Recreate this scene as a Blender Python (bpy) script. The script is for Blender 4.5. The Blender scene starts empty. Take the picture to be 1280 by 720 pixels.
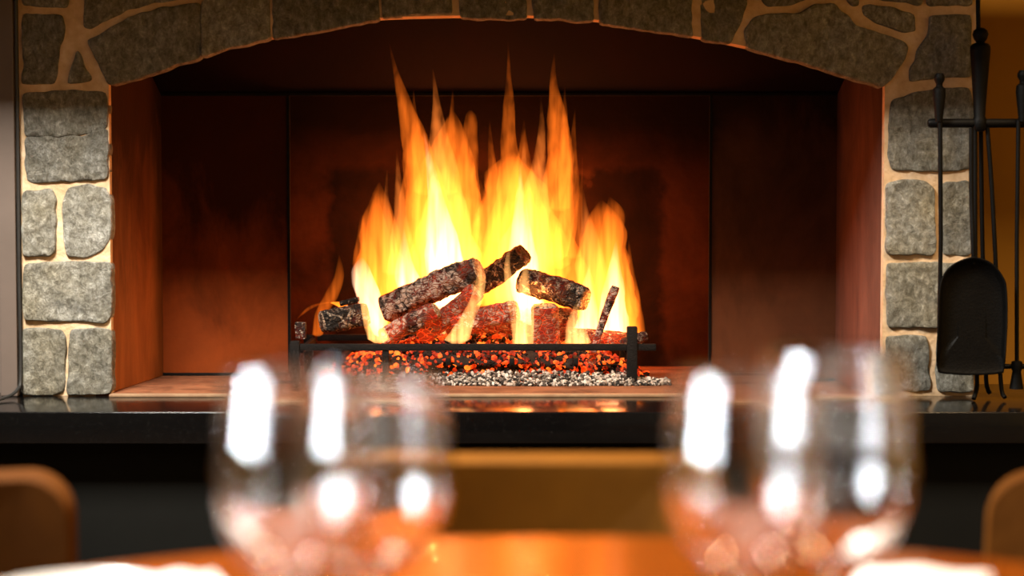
import bpy, bmesh, math, random
from mathutils import Vector, Matrix, noise
random.seed(7)
C = bpy.context.scene.collection
sc = bpy.context.scene
PI = math.pi

# ---------------------------------------------------------------- camera
F = 2442.0
CAM = Vector((0, 0, 1.05))
PITCH = math.atan(124 / F)
FW = Vector((0, math.cos(PITCH), -math.sin(PITCH)))
UP = Vector((0, math.sin(PITCH), math.cos(PITCH)))


def at(px, py, Y):
    d = FW + Vector((1, 0, 0)) * ((px - 640) / F) + UP * ((360 - py) / F)
    return CAM + d * (Y / d.y)


cam = bpy.data.cameras.new('camera')
cam.sensor_width = 36
cam.lens = 36 * F / 1280
cam.clip_start = 0.02
cam.dof.use_dof = True
cam.dof.focus_distance = 3.87
cam.dof.aperture_fstop = 2.5
co = bpy.data.objects.new('camera', cam)
C.objects.link(co)
co.location = CAM
co.rotation_euler = (PI / 2 - PITCH, 0, 0)
sc.camera = co

# ---------------------------------------------------------------- helpers


def link(o, parent=None):
    C.objects.link(o)
    if parent is not None:
        o.parent = parent
        o.matrix_parent_inverse = Matrix.Translation(-parent.location) if parent.type == 'EMPTY' and not any(parent.rotation_euler) else parent.matrix_basis.inverted()
    return o


def obj(name, bm, m, parent=None, smooth=True, loc=(0, 0, 0)):
    bmesh.ops.recalc_face_normals(bm, faces=bm.faces)
    me = bpy.data.meshes.new(name)
    bm.to_mesh(me)
    bm.free()
    if smooth:
        for p in me.polygons:
            p.use_smooth = True
        try:
            me.set_sharp_from_angle(angle=math.radians(42))
        except Exception:
            pass
    ms = m if isinstance(m, (list, tuple)) else [m]
    for q in ms:
        me.materials.append(q)
    o = bpy.data.objects.new(name, me)
    o.location = loc
    return link(o, parent)


def tag(o, label=None, cat=None, group=None, kind=None):
    if label: o['label'] = label
    if cat: o['category'] = cat
    if group: o['group'] = group
    if kind: o['kind'] = kind
    return o


def thing(name, label, cat, loc=(0, 0, 0), rz=0, group=None):
    o = bpy.data.objects.new(name, None)
    C.objects.link(o)
    o.location = loc
    o.rotation_euler = (0, 0, rz)
    o.empty_display_size = .05
    return tag(o, label, cat, group)


def local(name, bm, m, parent, smooth=True, label=None):
    """a part whose mesh is given in its thing's own coordinates"""
    o = obj(name, bm, m, None, smooth)
    o.parent = parent
    if label: o['label'] = label
    return o


def box(bm, x0, x1, y0, y1, z0, z1, bev=0.0, seg=2):
    r = bmesh.ops.create_cube(bm, size=1)
    vs = r['verts']
    for v in vs:
        v.co = Vector((x0 + (v.co.x + .5) * (x1 - x0), y0 + (v.co.y + .5) * (y1 - y0), z0 + (v.co.z + .5) * (z1 - z0)))
    if bev > 0:
        es = list({e for v in vs for e in v.link_edges})
        bmesh.ops.bevel(bm, geom=es, offset=bev, segments=seg, profile=.6, affect='EDGES')
    return bm


def tube(bm, pts, rad, seg=12, cap=True, squash=None):
    """sweep a circle along pts; rad is one radius or one per point"""
    pts = [Vector(p) for p in pts]
    n = len(pts)
    if not isinstance(rad, (list, tuple)): rad = [rad] * n
    t0 = (pts[1] - pts[0]).normalized()
    ref = Vector((0, 1, 0)) if abs(t0.y) < .9 else Vector((1, 0, 0))
    a = t0.cross(ref).normalized()
    rings = []
    for i, p in enumerate(pts):
        t = (pts[min(i + 1, n - 1)] - pts[max(i - 1, 0)]).normalized()
        a = (a - t * a.dot(t)).normalized()
        b = t.cross(a)
        ring = []
        for k in range(seg):
            th = 2 * PI * k / seg
            ring.append(bm.verts.new(p + (a * math.cos(th) + b * math.sin(th)) * rad[i]))
        rings.append(ring)
    for i in range(n - 1):
        for k in range(seg):
            bm.faces.new((rings[i][k], rings[i][(k + 1) % seg], rings[i + 1][(k + 1) % seg], rings[i + 1][k]))
    if cap:
        bm.faces.new(rings[0])
        bm.faces.new(rings[-1])
    return rings


def lathe(bm, prof, seg=48, c=(0, 0, 0)):
    """revolve (r, z) pairs about z; r=0 makes a pole"""
    rings = []
    for r, z in prof:
        if r < 1e-6:
            rings.append([bm.verts.new((c[0], c[1], c[2] + z))])
        else:
            rings.append([bm.verts.new((c[0] + r * math.cos(2 * PI * k / seg), c[1] + r * math.sin(2 * PI * k / seg), c[2] + z)) for k in range(seg)])
    for A, B in zip(rings, rings[1:]):
        if len(A) == 1 and len(B) == 1: continue
        for k in range(seg):
            j = (k + 1) % seg
            if len(A) == 1: bm.faces.new((A[0], B[k], B[j]))
            elif len(B) == 1: bm.faces.new((A[k], A[j], B[0]))
            else: bm.faces.new((A[k], A[j], B[j], B[k]))


def prism(bm, pts, d):
    """closed prism from planar pts pushed by vector d"""
    a = [bm.verts.new(p) for p in pts]
    b = [bm.verts.new(Vector(p) + Vector(d)) for p in pts]
    bm.faces.new(a)
    bm.faces.new(list(reversed(b)))
    n = len(a)
    for i in range(n):
        bm.faces.new((a[i], a[(i + 1) % n], b[(i + 1) % n], b[i]))


def catmull(ps, n=6):
    out = []
    m = len(ps)
    for i in range(m - 1):
        p0, p1, p2, p3 = ps[max(i - 1, 0)], ps[i], ps[i + 1], ps[min(i + 2, m - 1)]
        for k in range(n):
            t = k / n
            out.append(tuple(.5 * (2 * b + (c - a) * t + (2 * a - 5 * b + 4 * c - d) * t * t + (3 * b - a - 3 * c + d) * t ** 3) for a, b, c, d in zip(p0, p1, p2, p3)))
    out.append(tuple(ps[-1]))
    return out

# ---------------------------------------------------------------- materials


class NT:
    def __init__(s, name):
        s.m = bpy.data.materials.new(name)
        s.m.use_nodes = True
        s.t = s.m.node_tree
        s.t.nodes.clear()
        s.out = s.n('ShaderNodeOutputMaterial')

    def n(s, ty, **kw):
        nd = s.t.nodes.new(ty)
        for k, v in kw.items():
            if k in nd.inputs.keys() and not hasattr(type(nd), k): nd.inputs[k].default_value = v
            else: setattr(nd, k, v)
        return nd

    def l(s, a, b): s.t.links.new(a, b)

    def coord(s, kind='Object', scale=(1, 1, 1)):
        c = s.n('ShaderNodeTexCoord')
        mp = s.n('ShaderNodeMapping')
        mp.inputs['Scale'].default_value = scale
        s.l(c.outputs[kind], mp.inputs['Vector'])
        return mp.outputs[0]

    def noise(s, vec, scale, detail=6, rough=.6, dist=0):
        nd = s.n('ShaderNodeTexNoise')
        nd.inputs['Scale'].default_value = scale
        nd.inputs['Detail'].default_value = detail
        nd.inputs['Roughness'].default_value = rough
        nd.inputs['Distortion'].default_value = dist
        s.l(vec, nd.inputs['Vector'])
        return nd.outputs['Fac']

    def ramp(s, fac, stops, interp='LINEAR'):
        r = s.n('ShaderNodeValToRGB')
        cr = r.color_ramp
        cr.interpolation = interp
        while len(cr.elements) < len(stops): cr.elements.new(.5)
        for e, (p, c) in zip(cr.elements, stops):
            e.position = p
            e.color = (*c, 1) if len(c) == 3 else c
        s.l(fac, r.inputs[0])
        return r.outputs[0]

    def math(s, op, a, b=None, c=None, clamp=False):
        nd = s.n('ShaderNodeMath', operation=op, use_clamp=clamp)
        for i, v in enumerate((a, b, c)):
            if v is None: continue
            if isinstance(v, (int, float)): nd.inputs[i].default_value = v
            else: s.l(v, nd.inputs[i])
        return nd.outputs[0]

    def mix(s, fac, a, b):
        nd = s.n('ShaderNodeMix', data_type='RGBA')
        for sock, v in ((nd.inputs['Factor'], fac), (nd.inputs['A'], a), (nd.inputs['B'], b)):
            pass
        def put(i, v):
            if isinstance(v, (int, float)): nd.inputs[i].default_value = v
            elif isinstance(v, tuple): nd.inputs[i].default_value = (*v, 1)
            else: s.l(v, nd.inputs[i])
        put(0, fac); put(6, a); put(7, b)
        return nd.outputs[2]

    def bump(s, h, strength=.5, dist=.01):
        nd = s.n('ShaderNodeBump')
        nd.inputs['Strength'].default_value = strength
        nd.inputs['Distance'].default_value = dist
        s.l(h, nd.inputs['Height'])
        return nd.outputs[0]

    def bsdf(s, color, rough=.6, metal=0, spec=.5, normal=None, **kw):
        b = s.n('ShaderNodeBsdfPrincipled')
        for k, v in (('Base Color', color), ('Roughness', rough), ('Metallic', metal), ('Specular IOR Level', spec)):
            if isinstance(v, (int, float)): b.inputs[k].default_value = v
            elif isinstance(v, tuple): b.inputs[k].default_value = (*v, 1)
            else: s.l(v, b.inputs[k])
        for k, v in kw.items():
            k = k.replace('_', ' ')
            if isinstance(v, (int, float)): b.inputs[k].default_value = v
            elif isinstance(v, tuple): b.inputs[k].default_value = (*v, 1)
            else: s.l(v, b.inputs[k])
        if normal is not None: s.l(normal, b.inputs['Normal'])
        s.l(b.outputs[0], s.out.inputs['Surface'])
        return b


def mat_plain(name, c1, c2, scale=8, rough=.6, spec=.5, metal=0, bump=.15, stretch=(1, 1, 1), bd=.004, coat=0):
    t = NT(name)
    v = t.coord('Object', stretch)
    f = t.noise(v, scale)
    col = t.ramp(f, [(.3, c1), (.7, c2)])
    nb = t.bump(t.noise(v, scale * 6, 5), bump, bd)
    t.bsdf(col, rough, metal, spec, nb, Coat_Weight=coat, Coat_Roughness=.08)
    return t.m


def mat_stone():
    t = NT('grey_slate_stone')
    v = t.coord('Object')
    geo = t.n('ShaderNodeNewGeometry')
    big = t.noise(v, 7, 5, .6)
    vs = t.coord('Object', (1.4, 1, 1))
    fine = t.noise(vs, 62, 12, .78, .35)
    c = t.ramp(fine, [(.30, (.06, .056, .045)), (.46, (.19, .185, .155)), (.57, (.31, .31, .28)), (.70, (.62, .62, .58))])
    warm = t.ramp(big, [(.42, (1, 1, 1)), (.72, (.98, .90, .72))])
    mx = t.n('ShaderNodeMix', data_type='RGBA', blend_type='MULTIPLY')
    mx.inputs[0].default_value = 1
    t.l(c, mx.inputs[6]); t.l(warm, mx.inputs[7])
    # a tone of its own for each stone
    tone = t.math('MULTIPLY_ADD', geo.outputs['Random Per Island'], .45, .78)
    sc2 = t.n('ShaderNodeVectorMath', operation='SCALE')
    t.l(mx.outputs[2], sc2.inputs[0]); t.l(tone, sc2.inputs['Scale'])
    # pale mineral veins
    vn = t.noise(t.coord('Object', (1, 1, 1.6)), 9, 4, .5, 1.4)
    vein = t.ramp(t.math('ABSOLUTE', t.math('SUBTRACT', vn, .5)), [(0, (1, 1, 1)), (.006, (0, 0, 0))])
    col = t.mix(t.math('MULTIPLY', vein, .28), sc2.outputs[0], (.55, .52, .44))
    h = t.math('ADD', t.math('MULTIPLY', fine, .8), t.noise(v, 22, 6, .6))
    t.bsdf(col, .82, 0, .3, t.bump(h, 1.0, .014))
    return t.m


def mat_mortar():
    t = NT('tan_mortar')
    v = t.coord('Object')
    c = t.ramp(t.noise(v, 30, 6), [(.3, (.46, .31, .17)), (.55, (.60, .43, .27)), (.75, (.70, .56, .40))])
    t.bsdf(c, .9, 0, .2, t.bump(t.noise(v, 120, 6), .6, .004))
    return t.m


def mat_panel(name, base, soot, lo=.4, hi=.62, stretch=(1, 1, 1), sc_=5, rough=.55, line=None, spread=.5):
    """fire-stained lining: rust colour mottled with soot, darkened above a ragged line for fading firelight"""
    t = NT(name)
    v = t.coord('Object', stretch)
    f = t.noise(v, sc_, 7, .62, .5)
    c = t.ramp(f, [(lo, soot), (hi, base)])
    fine = t.noise(v, 60, 6)
    c2 = t.mix(t.math('MULTIPLY', fine, .35), c, tuple(x * .5 for x in base))
    if line is not None:
        w = t.coord('Object')
        sep = t.n('ShaderNodeSeparateXYZ'); t.l(w, sep.inputs[0])
        rag = t.math('MULTIPLY', t.math('SUBTRACT', t.noise(t.coord('Object', (1, 1, .5)), 9, 7, .65, .6), .5), .55)
        k = t.math('DIVIDE', t.math('SUBTRACT', t.math('ADD', sep.outputs[2], rag), line), spread)
        k = t.math('MULTIPLY', t.math('ADD', k, 0, clamp=True), .93)
        c2 = t.mix(k, c2, tuple(x * .12 for x in soot))  # firelight weakening with height, painted into the colour
    t.bsdf(c2, .8, 0, .12, t.bump(fine, .25, .003))
    return t.m


def mat_back():
    t = NT('sooty_fireback')
    v = t.coord('Object')
    sep = t.n('ShaderNodeSeparateXYZ'); t.l(v, sep.inputs[0])
    n1 = t.noise(v, 6, 6, .6, .4)
    n2 = t.noise(v, 22, 6, .6)
    # two broad blackened patches with ragged soft edges, and the fade of firelight painted dark above
    z = t.math('ADD', sep.outputs[2], t.math('MULTIPLY', t.math('SUBTRACT', n2, .5), .05))
    x = t.math('ADD', sep.outputs[0], t.math('MULTIPLY', t.math('SUBTRACT', n2, .5), .06))
    ax = t.math('ABSOLUTE', t.math('ADD', x, .035))
    def edge(val, lim, soft):
        return t.math('DIVIDE', t.math('SUBTRACT', lim, val), soft, clamp=True)
    m = t.math('MULTIPLY', edge(ax, .375, .022), edge(z, 1.105, .022))
    clean = t.ramp(n1, [(.35, (.024, .008, .0035)), (.65, (.07, .022, .009))])
    dark = t.ramp(n1, [(.42, (.006, .003, .002)), (.60, (.018, .007, .004)), (.68, (.10, .036, .016))])
    col = t.mix(t.math('MULTIPLY', m, .92), clean, dark)
    up = t.math('DIVIDE', t.math('SUBTRACT', z, 1.03), .16, clamp=True)
    col = t.mix(t.math('MULTIPLY', up, .95), col, (.006, .003, .002))
    t.bsdf(col, .85, 0, .1, t.bump(n2, .5, .006))
    return t.m


def mat_flame(name, col, eps, power=1.1, nscale=1.0, lo=.28, hi=.72):
    t = NT(name)
    g = t.n('ShaderNodeTexCoord')
    sep = t.n('ShaderNodeSeparateXYZ'); t.l(g.outputs['Generated'], sep.inputs[0])
    v = t.coord('Object', (60 * nscale, 34 * nscale, 5 * nscale))
    f = t.noise(v, 1, 3, .55, .35)
    mr = t.n('ShaderNodeMapRange')
    mr.inputs['From Min'].default_value = lo; mr.inputs['From Max'].default_value = hi
    mr.inputs['To Min'].default_value = .12; mr.inputs['To Max'].default_value = 1.9
    t.l(f, mr.inputs['Value'])
    h = t.math('POWER', t.math('SUBTRACT', 1.02, sep.outputs[2], clamp=True), power)
    s = t.math('MULTIPLY', t.math('MULTIPLY', h, mr.outputs[0]), eps)
    e = t.n('ShaderNodeEmission')
    e.inputs['Color'].default_value = (*col, 1)
    t.l(s, e.inputs['Strength'])
    t.l(e.outputs[0], t.out.inputs['Volume'])
    return t.m


def mat_log(name, ash=(.42, .30, .24), glow=1.0, char=(.018, .012, .010), seed=0.0, gl=(.60, .70), alo=.46, ahi=.56):
    t = NT(name)
    c0 = t.n('ShaderNodeTexCoord')
    mp = t.n('ShaderNodeMapping')
    mp.inputs['Location'].default_value = (seed, seed * 1.7, 0)
    t.l(c0.outputs['Object'], mp.inputs['Vector'])
    v = mp.outputs[0]
    vor = t.n('ShaderNodeTexVoronoi', feature='DISTANCE_TO_EDGE')
    vor.inputs['Scale'].default_value = 85
    mp2 = t.n('ShaderNodeMapping'); mp2.inputs['Scale'].default_value = (.75, 1, 1.2)
    t.l(v, mp2.inputs['Vector'])
    wob = t.n('ShaderNodeTexNoise'); wob.inputs['Scale'].default_value = 40
    t.l(mp2.outputs[0], wob.inputs['Vector'])
    av = t.n('ShaderNodeVectorMath', operation='MULTIPLY_ADD')
    t.l(wob.outputs['Color'], av.inputs[0]); av.inputs[1].default_value = (.02, .02, .02); t.l(mp2.outputs[0], av.inputs[2])
    t.l(av.outputs[0], vor.inputs['Vector'])
    crack = vor.outputs['Distance']
    n1 = t.noise(v, 62, 8, .72, .8)
    n2 = t.noise(v, 13, 4, .6)
    ashm = t.ramp(n1, [(alo, (0, 0, 0)), (ahi, (1, 1, 1))])
    n3 = t.noise(v, 24, 4, .6, .6)
    patch = t.ramp(n3, [(.40, (0, 0, 0)), (.50, (1, 1, 1))])
    ashm = t.math('MULTIPLY', ashm, t.math('MULTIPLY_ADD', patch, .88, .12))
    col = t.mix(ashm, char, ash)
    ck = t.ramp(crack, [(.0, (.8, .8, .8)), (.07, (0, 0, 0))])
    col = t.mix(ck, col, char)
    zone = t.ramp(n2, [(gl[0] - .12, (0, 0, 0)), (gl[1], (1, 1, 1))])
    hot = t.math('MULTIPLY', t.math('MAXIMUM', t.math('MULTIPLY', ck, .8), t.math('MULTIPLY', t.math('SUBTRACT', 1, ashm), .16)), zone)
    s = t.math('MULTIPLY', hot, 3.2 * glow)
    ecol = t.ramp(n1, [(.35, (1, .03, .004)), (.7, (1, .12, .015))])
    h = t.math('ADD', t.math('MULTIPLY', n1, .7), t.math('MULTIPLY', t.math('MINIMUM', crack, .15), 3))
    t.bsdf(col, .85, 0, .25, t.bump(h, .9, .008), Emission_Color=ecol, Emission_Strength=s)
    t.m.cycles.emission_sampling = 'NONE'
    return t.m


def mat_ember():
    t = NT('glowing_embers')
    geo = t.n('ShaderNodeNewGeometry')
    r = geo.outputs['Random Per Island']
    v = t.coord('Object')
    n = t.noise(v, 55, 5, .65)
    a = t.math('ADD', t.math('MULTIPLY', r, .55), t.math('MULTIPLY', n, .75))
    col = t.ramp(a, [(.3, (.006, .005, .004)), (.6, (.02, .009, .006)), (.95, (.07, .03, .02))])
    st = t.ramp(a, [(.54, (0, 0, 0)), (.70, (.30, .30, .30)), (.98, (1, 1, 1))])
    ec = t.ramp(a, [(.50, (1, .015, .001)), (.76, (1, .05, .004)), (.97, (1, .19, .015))])
    t.bsdf(col, .9, 0, .2, t.bump(n, .6, .004), Emission_Color=ec, Emission_Strength=t.math('MULTIPLY', st, 2.4))
    t.m.cycles.emission_sampling = 'NONE'
    return t.m


def mat_ash():
    t = NT('ash_pebbles')
    geo = t.n('ShaderNodeNewGeometry')
    n = t.noise(t.coord('Object'), 90, 4)
    a = t.math('ADD', t.math('MULTIPLY', geo.outputs['Random Per Island'], .8), t.math('MULTIPLY', n, .3))
    col = t.ramp(a, [(.25, (.015, .012, .010)), (.45, (.07, .055, .045)), (.68, (.24, .19, .155)), (.95, (.52, .45, .39))])
    t.bsdf(col, .9, 0, .2)
    return t.m


def mat_wood(name, c1, c2, rough=.25, coat=.3):
    t = NT(name)
    v = t.coord('Object', (2, 14, 14))
    n = t.noise(v, 3, 6, .6, 1.2)
    col = t.ramp(n, [(.3, c1), (.7, c2)])
    t.bsdf(col, rough, 0, .5, t.bump(n, .05, .002), Coat_Weight=coat, Coat_Roughness=.1)
    return t.m


def mat_slab():
    t = NT('polished_black_granite')
    v = t.coord('Object')
    n = t.noise(v, 160, 4, .7)
    col = t.ramp(n, [(.55, (.0025, .0025, .0026)), (.74, (.006, .006, .006)), (.8, (.04, .04, .04))])
    big = t.noise(v, 9, 5)
    rg = t.ramp(big, [(.3, (.10, .10, .10)), (.75, (.20, .20, .20))])
    t.bsdf(col, rg, 0, .28, t.bump(t.noise(v, 40, 3), .03, .002))
    return t.m


def mat_glass():
    t = NT('clear_wine_glass')
    b = t.bsdf((1, 1, 1), 0.0, 0, .5)
    b.inputs['Transmission Weight'].default_value = 1
    b.inputs['IOR'].default_value = 1.5
    return t.m


M = {}
M['stone'] = mat_stone()
M['mortar'] = mat_mortar()
M['jamb_l'] = mat_panel('amber_brown_firebrick', (.34, .12, .035), (.13, .04, .013), .3, .7, (3, 3, .6), 4, .55, .80, .38)
M['jamb_r'] = mat_panel('dull_red_firebrick', (.20, .08, .052), (.09, .036, .025), .3, .7, (3, 3, .6), 4, .55, .85, .5)
M['pan_l'] = mat_panel('rust_red_lining_panel', (.34, .066, .010), (.15, .028, .005), .20, .75, (1, 1, 1), 6, .55, .74, .30)
M['pan_r'] = mat_panel('brown_lining_panel', (.17, .062, .026), (.08, .030, .014), .22, .78, (1, 1, .7), 8, .55, .82, .4)
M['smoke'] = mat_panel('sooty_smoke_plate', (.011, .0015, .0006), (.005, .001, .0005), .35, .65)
M['back'] = mat_back()
M['hearth'] = mat_panel('terracotta_firebox_floor', (.22, .085, .04), (.10, .035, .016), .36, .6, (1, 1, 1), 16, .5)
M['lip'] = mat_plain('cream_hearth_edge', (.20, .11, .06), (.28, .18, .10), 30, .6)
M['slab'] = mat_slab()
M['iron'] = mat_plain('black_wrought_iron', (.001, .001, .001), (.002, .0018, .0016), 40, .55, .10, 0, .25)
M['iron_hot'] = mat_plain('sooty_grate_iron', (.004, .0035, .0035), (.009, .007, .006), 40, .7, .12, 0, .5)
M['charcoal'] = mat_plain('charcoal_painted_render', (.0045, .0048, .0044), (.0065, .0067, .006), 3, .85, .06)
M['ochre'] = mat_plain('ochre_plaster', (.30, .145, .012), (.33, .16, .015), 3, .8, .3, 0, .1)
M['taupe'] = mat_plain('taupe_painted_wood', (.10, .078, .066), (.12, .092, .078), 6, .5, .4, 0, .05)
M['room'] = mat_plain('warm_plaster', (.16, .12, .085), (.19, .145, .10), 2, .85, .2)
M['ceil'] = mat_plain('off_white_ceiling', (.26, .22, .18), (.3, .25, .2), 2, .9, .2)
M['floor'] = mat_wood('dark_oak_floor', (.05, .025, .012), (.10, .05, .025), .45, .1)
M['added_mantel'] = mat_wood('added_mantel_oak', (.06, .03, .015), (.12, .06, .03), .5, .1)
M['table'] = mat_wood('varnished_orange_brown_wood', (.17, .030, .0006), (.27, .058, .0012), .22, .2)
M['leather'] = mat_plain('tan_leather', (.10, .034, .001), (.13, .045, .0014), 12, .75, .08, 0, .25)
M['leather_d'] = mat_plain('brown_leather', (.045, .013, .0005), (.07, .021, .001), 12, .8, .06, 0, .25)
M['leg'] = mat_wood('walnut_chair_leg', (.07, .03, .015), (.12, .055, .025), .4, .2)
M['glass'] = mat_glass()
M['china'] = mat_plain('white_china', (.78, .76, .73), (.82, .80, .77), 5, .15, .5, 0, 0)
M['linen'] = mat_plain('white_linen', (.72, .70, .67), (.80, .77, .74), 60, .85, .2, 0, .3)
M['cable'] = mat_plain('black_rubber', (.012, .012, .012), (.02, .02, .02), 30, .5)
M['cut'] = mat_log('charred_log_end', (.55, .36, .24), .35, (.05, .022, .014), 3.1, (.62, .75), .34, .5)
M['ember'] = mat_ember()
M['ash'] = mat_ash()
M['cinder'] = mat_plain('black_cinders', (.008, .006, .005), (.03, .02, .016), 60, .95, .1, 0, .5)
M['fl_out'] = mat_flame('flame_orange', (1.0, .175, .012), 37, .42)
M['fl_mid'] = mat_flame('flame_yellow', (1.0, .225, .03), 50, .45)
M['fl_core'] = mat_flame('flame_white_hot', (1.0, .52, .30), 62, .5, 1.3)
M['fl_thin'] = mat_flame('flame_wisp', (1.0, .44, .12), 75, .35, 1.6)

# ---------------------------------------------------------------- geometry of the place
YS = 3.70                       # stone facing
YP = 4.06                       # side panels of the lining
YB = 4.27                       # fireback
ZS = at(640, 495, YS).z         # slab top
ZF = at(640, 492, YS).z         # firebox floor
X0, X1 = at(137, 300, YS).x, at(1105, 300, YS).x
XP0, XP1 = at(203, 300, YP).x, at(1045, 300, YP).x
XR0, XR1 = at(362, 300, YP).x, at(887, 300, YP).x
ZT = at(640, 118, YP).z
XL, XRt = at(26, 250, YS).x, at(1221, 250, YS).x
ZMAN = 1.475

fp = thing('fireplace', 'stone arched fireplace with grey slate blocks, tan mortar and rust-red lined firebox', 'fireplace', (0, YS, 0))

ARCH = [(137, 108), (178, 97), (219, 83), (281, 62), (339, 50), (400, 39), (440, 31), (475, 26), (530, 24), (591, 23), (650, 23), (707, 25), (760, 30), (799, 36),
        (880, 51), (938, 63), (1000, 80), (1042, 93), (1080, 105), (1105, 112)]
TOP = -44
STONES = [
    [(27, TOP), (84, TOP), (84, 9), (28, 7)],
    [(27, 17), (78, 19), (80, 40), (75, 58), (72, 80), (68, 104), (28, 105)],
    [(97, 62), (105, 80), (115, 101), (82, 103), (88, 85)],
    [(105, TOP), (240, TOP), (262, -10), (235, -5), (200, 2), (160, 12), (135, 24), (112, 36), (105, 33)],
    [(109, 51), (125, 42), (160, 22), (200, 10), (250, 3), (250, 73), (219, 82), (178, 96), (142, 106), (134, 103), (124, 84)],
    [(252, 2), (300, -8), (336, -12), (337, 49), (281, 61), (252, 72)],
    [(341, -13), (472, -20), (473, 25), (440, 30), (400, 38), (341, 49)],
    [(477, -20), (564, -22), (565, 16), (520, 18), (478, 22)],
    [(574, -22), (658, -22), (659, 23), (620, 22), (575, 22)],
    [(666, -22), (741, -22), (742, 27), (705, 24), (667, 23)],
    [(749, -22), (864, -20), (866, 46), (820, 39), (750, 29)],
    [(875, -20), (936, -18), (934, 5), (925, 30), (914, 55), (877, 49)],
    [(950, -20), (1050, -20), (1035, -6), (1014, -4), (993, 6), (960, 8), (952, 2)],
    [(941, 22), (960, 17), (998, 17), (1019, 5), (1043, 5), (1059, 19), (1070, 33), (1100, 42), (1128, 51), (1135, 58), (1131, 74), (1114, 100), (1103, 109), (1080, 103), (1042, 91), (1000, 78), (933, 60), (931, 40)],
    [(1077, 6), (1115, 9), (1143, 18), (1145, 38), (1133, 41), (1096, 29), (1079, 19)],
    [(1057, TOP), (1073, TOP), (1073, 7), (1066, 8), (1057, -2)],
    [(1081, TOP), (1153, TOP), (1153, 6), (1120, 1), (1081, -4)],
    [(1159, TOP), (1216, TOP), (1216, 6), (1159, 7)],
    [(1163, 20), (1214, 18), (1216, 95), (1180, 96), (1138, 102), (1138, 88), (1150, 60), (1160, 46)],
    [(1116, 129), (1136, 119), (1166, 114), (1211, 110), (1216, 131), (1214, 210), (1174, 212), (1116, 211), (1112, 192), (1114, 150)],
    [(1110, 231), (1135, 226), (1158, 228), (1166, 238), (1169, 312), (1165, 316), (1110, 316)],
    [(1180, 230), (1212, 227), (1214, 250), (1214, 317), (1181, 316)],
    [(1110, 331), (1160, 330), (1214, 331), (1215, 406), (1160, 407), (1111, 408)],
    [(1110, 422), (1158, 421), (1160, 440), (1161, 487), (1110, 488)],
    [(1173, 425), (1213, 424), (1217, 488), (1173, 488)],
    [(30, 118), (80, 115), (131, 116), (133, 158), (100, 167), (32, 169)],
    [(32, 173), (102, 171), (133, 162), (134, 222), (80, 226), (34, 226)],
    [(29, 241), (63, 238), (68, 250), (67, 314), (60, 320), (30, 320)],
    [(85, 236), (105, 232), (131, 236), (136, 250), (136, 296), (124, 314), (104, 320), (84, 319), (80, 290), (80, 250)],
    [(31, 331), (80, 329), (136, 329), (137, 396), (130, 402), (80, 400), (31, 399), (28, 370)],
    [(30, 411), (75, 414), (81, 425), (79, 455), (78, 491), (28, 493)],
    [(88, 414), (137, 412), (138, 491), (85, 492), (87, 450)],
    # courses above the arch, up to the added shade shelf
    [(248, TOP), (335, TOP), (336, -21), (300, -17), (268, -12)], [(342, TOP), (520, TOP), (520, -29), (342, -22)], [(528, TOP), (700, TOP), (700, -31), (528, -31)],
    [(708, TOP), (880, TOP), (880, -30), (708, -31)], [(888, TOP), (1048, TOP), (1048, -28), (888, -28)],
]


def resample(poly, step):
    out = []
    n = len(poly)
    for i in range(n):
        a, b = poly[i], poly[(i + 1) % n]
        L = (b - a).length
        k = max(1, int(round(L / step)))
        for j in range(k): out.append(a.lerp(b, j / k))
    return out


def stone_mesh(bm, poly, seed):
    P = [Vector((at(x, y, YS).x, at(x, y, YS).z)) for x, y in poly]
    area = sum(P[i].x * P[(i + 1) % len(P)].y - P[(i + 1) % len(P)].x * P[i].y for i in range(len(P)))
    if area < 0: P.reverse()
    # round the corners slightly
    Q = []
    n = len(P)
    for i in range(n):
        a, b, c = P[i - 1], P[i], P[(i + 1) % n]
        la, lc = (a - b).length, (c - b).length
        r = min(.007, la * .3, lc * .3)
        p, q = b + (a - b) / la * r, b + (c - b) / lc * r
        Q += [p, (p + q + b * 2) / 4, q]
    P = resample(Q, .006)
    n = len(P)
    P = [p + Vector((noise.noise(Vector((p.x * 45, p.y * 45, seed))), noise.noise(Vector((p.x * 45, p.y * 45, seed + 9))))) * .0032 for p in P]
    nor = []
    for i in range(n):
        t = (P[(i + 2) % n] - P[i - 2])
        t.normalize()
        nor.append(Vector((-t.y, t.x)))
    cen = sum(P, Vector((0, 0))) / n
    P = [P[i] - nor[i] * (.0042 if max(q.y for q in P) < at(0, 105, YS).z else .0016) for i in range(n)]
    prot = .010 + .006 * random.random()
    rings = []
    for off, y in ((0, .02), (0, -.002), (.0006, -prot * .6), (.0022, -prot * .9), (.006, -prot)):
        rings.append([(P[i] + nor[i] * off, y) for i in range(n)])
    base = [q[0] for q in rings[-1]]
    NR = max(5, int(min(20, max((p - cen).length for p in P) / .007)))
    for k in range(1, NR):
        s = 1 - k / NR
        rings.append([(cen + (b - cen) * s, -prot) for b in base])
    V = []
    for k, rg in enumerate(rings):
        row = []
        for p, y in rg:
            if k >= 2:
                d = noise.fractal(Vector((p.x * 16, p.y * 16, seed)), 1.0, 2.0, 5) * .005 + noise.noise(Vector((p.x * 60, p.y * 90, seed))) * .002
                y = y + d * min(1, (k - 1) / 2)
            row.append(bm.verts.new((p.x, YS + .012 + y, p.y)))
        V.append(row)
    for a, b in zip(V, V[1:]):
        for i in range(n):
            bm.faces.new((a[i], a[(i + 1) % n], b[(i + 1) % n], b[i]))
    cv = bm.verts.new((cen.x, YS + .012 - prot, cen.y))
    for i in range(n):
        bm.faces.new((V[-1][i], V[-1][(i + 1) % n], cv))


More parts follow.
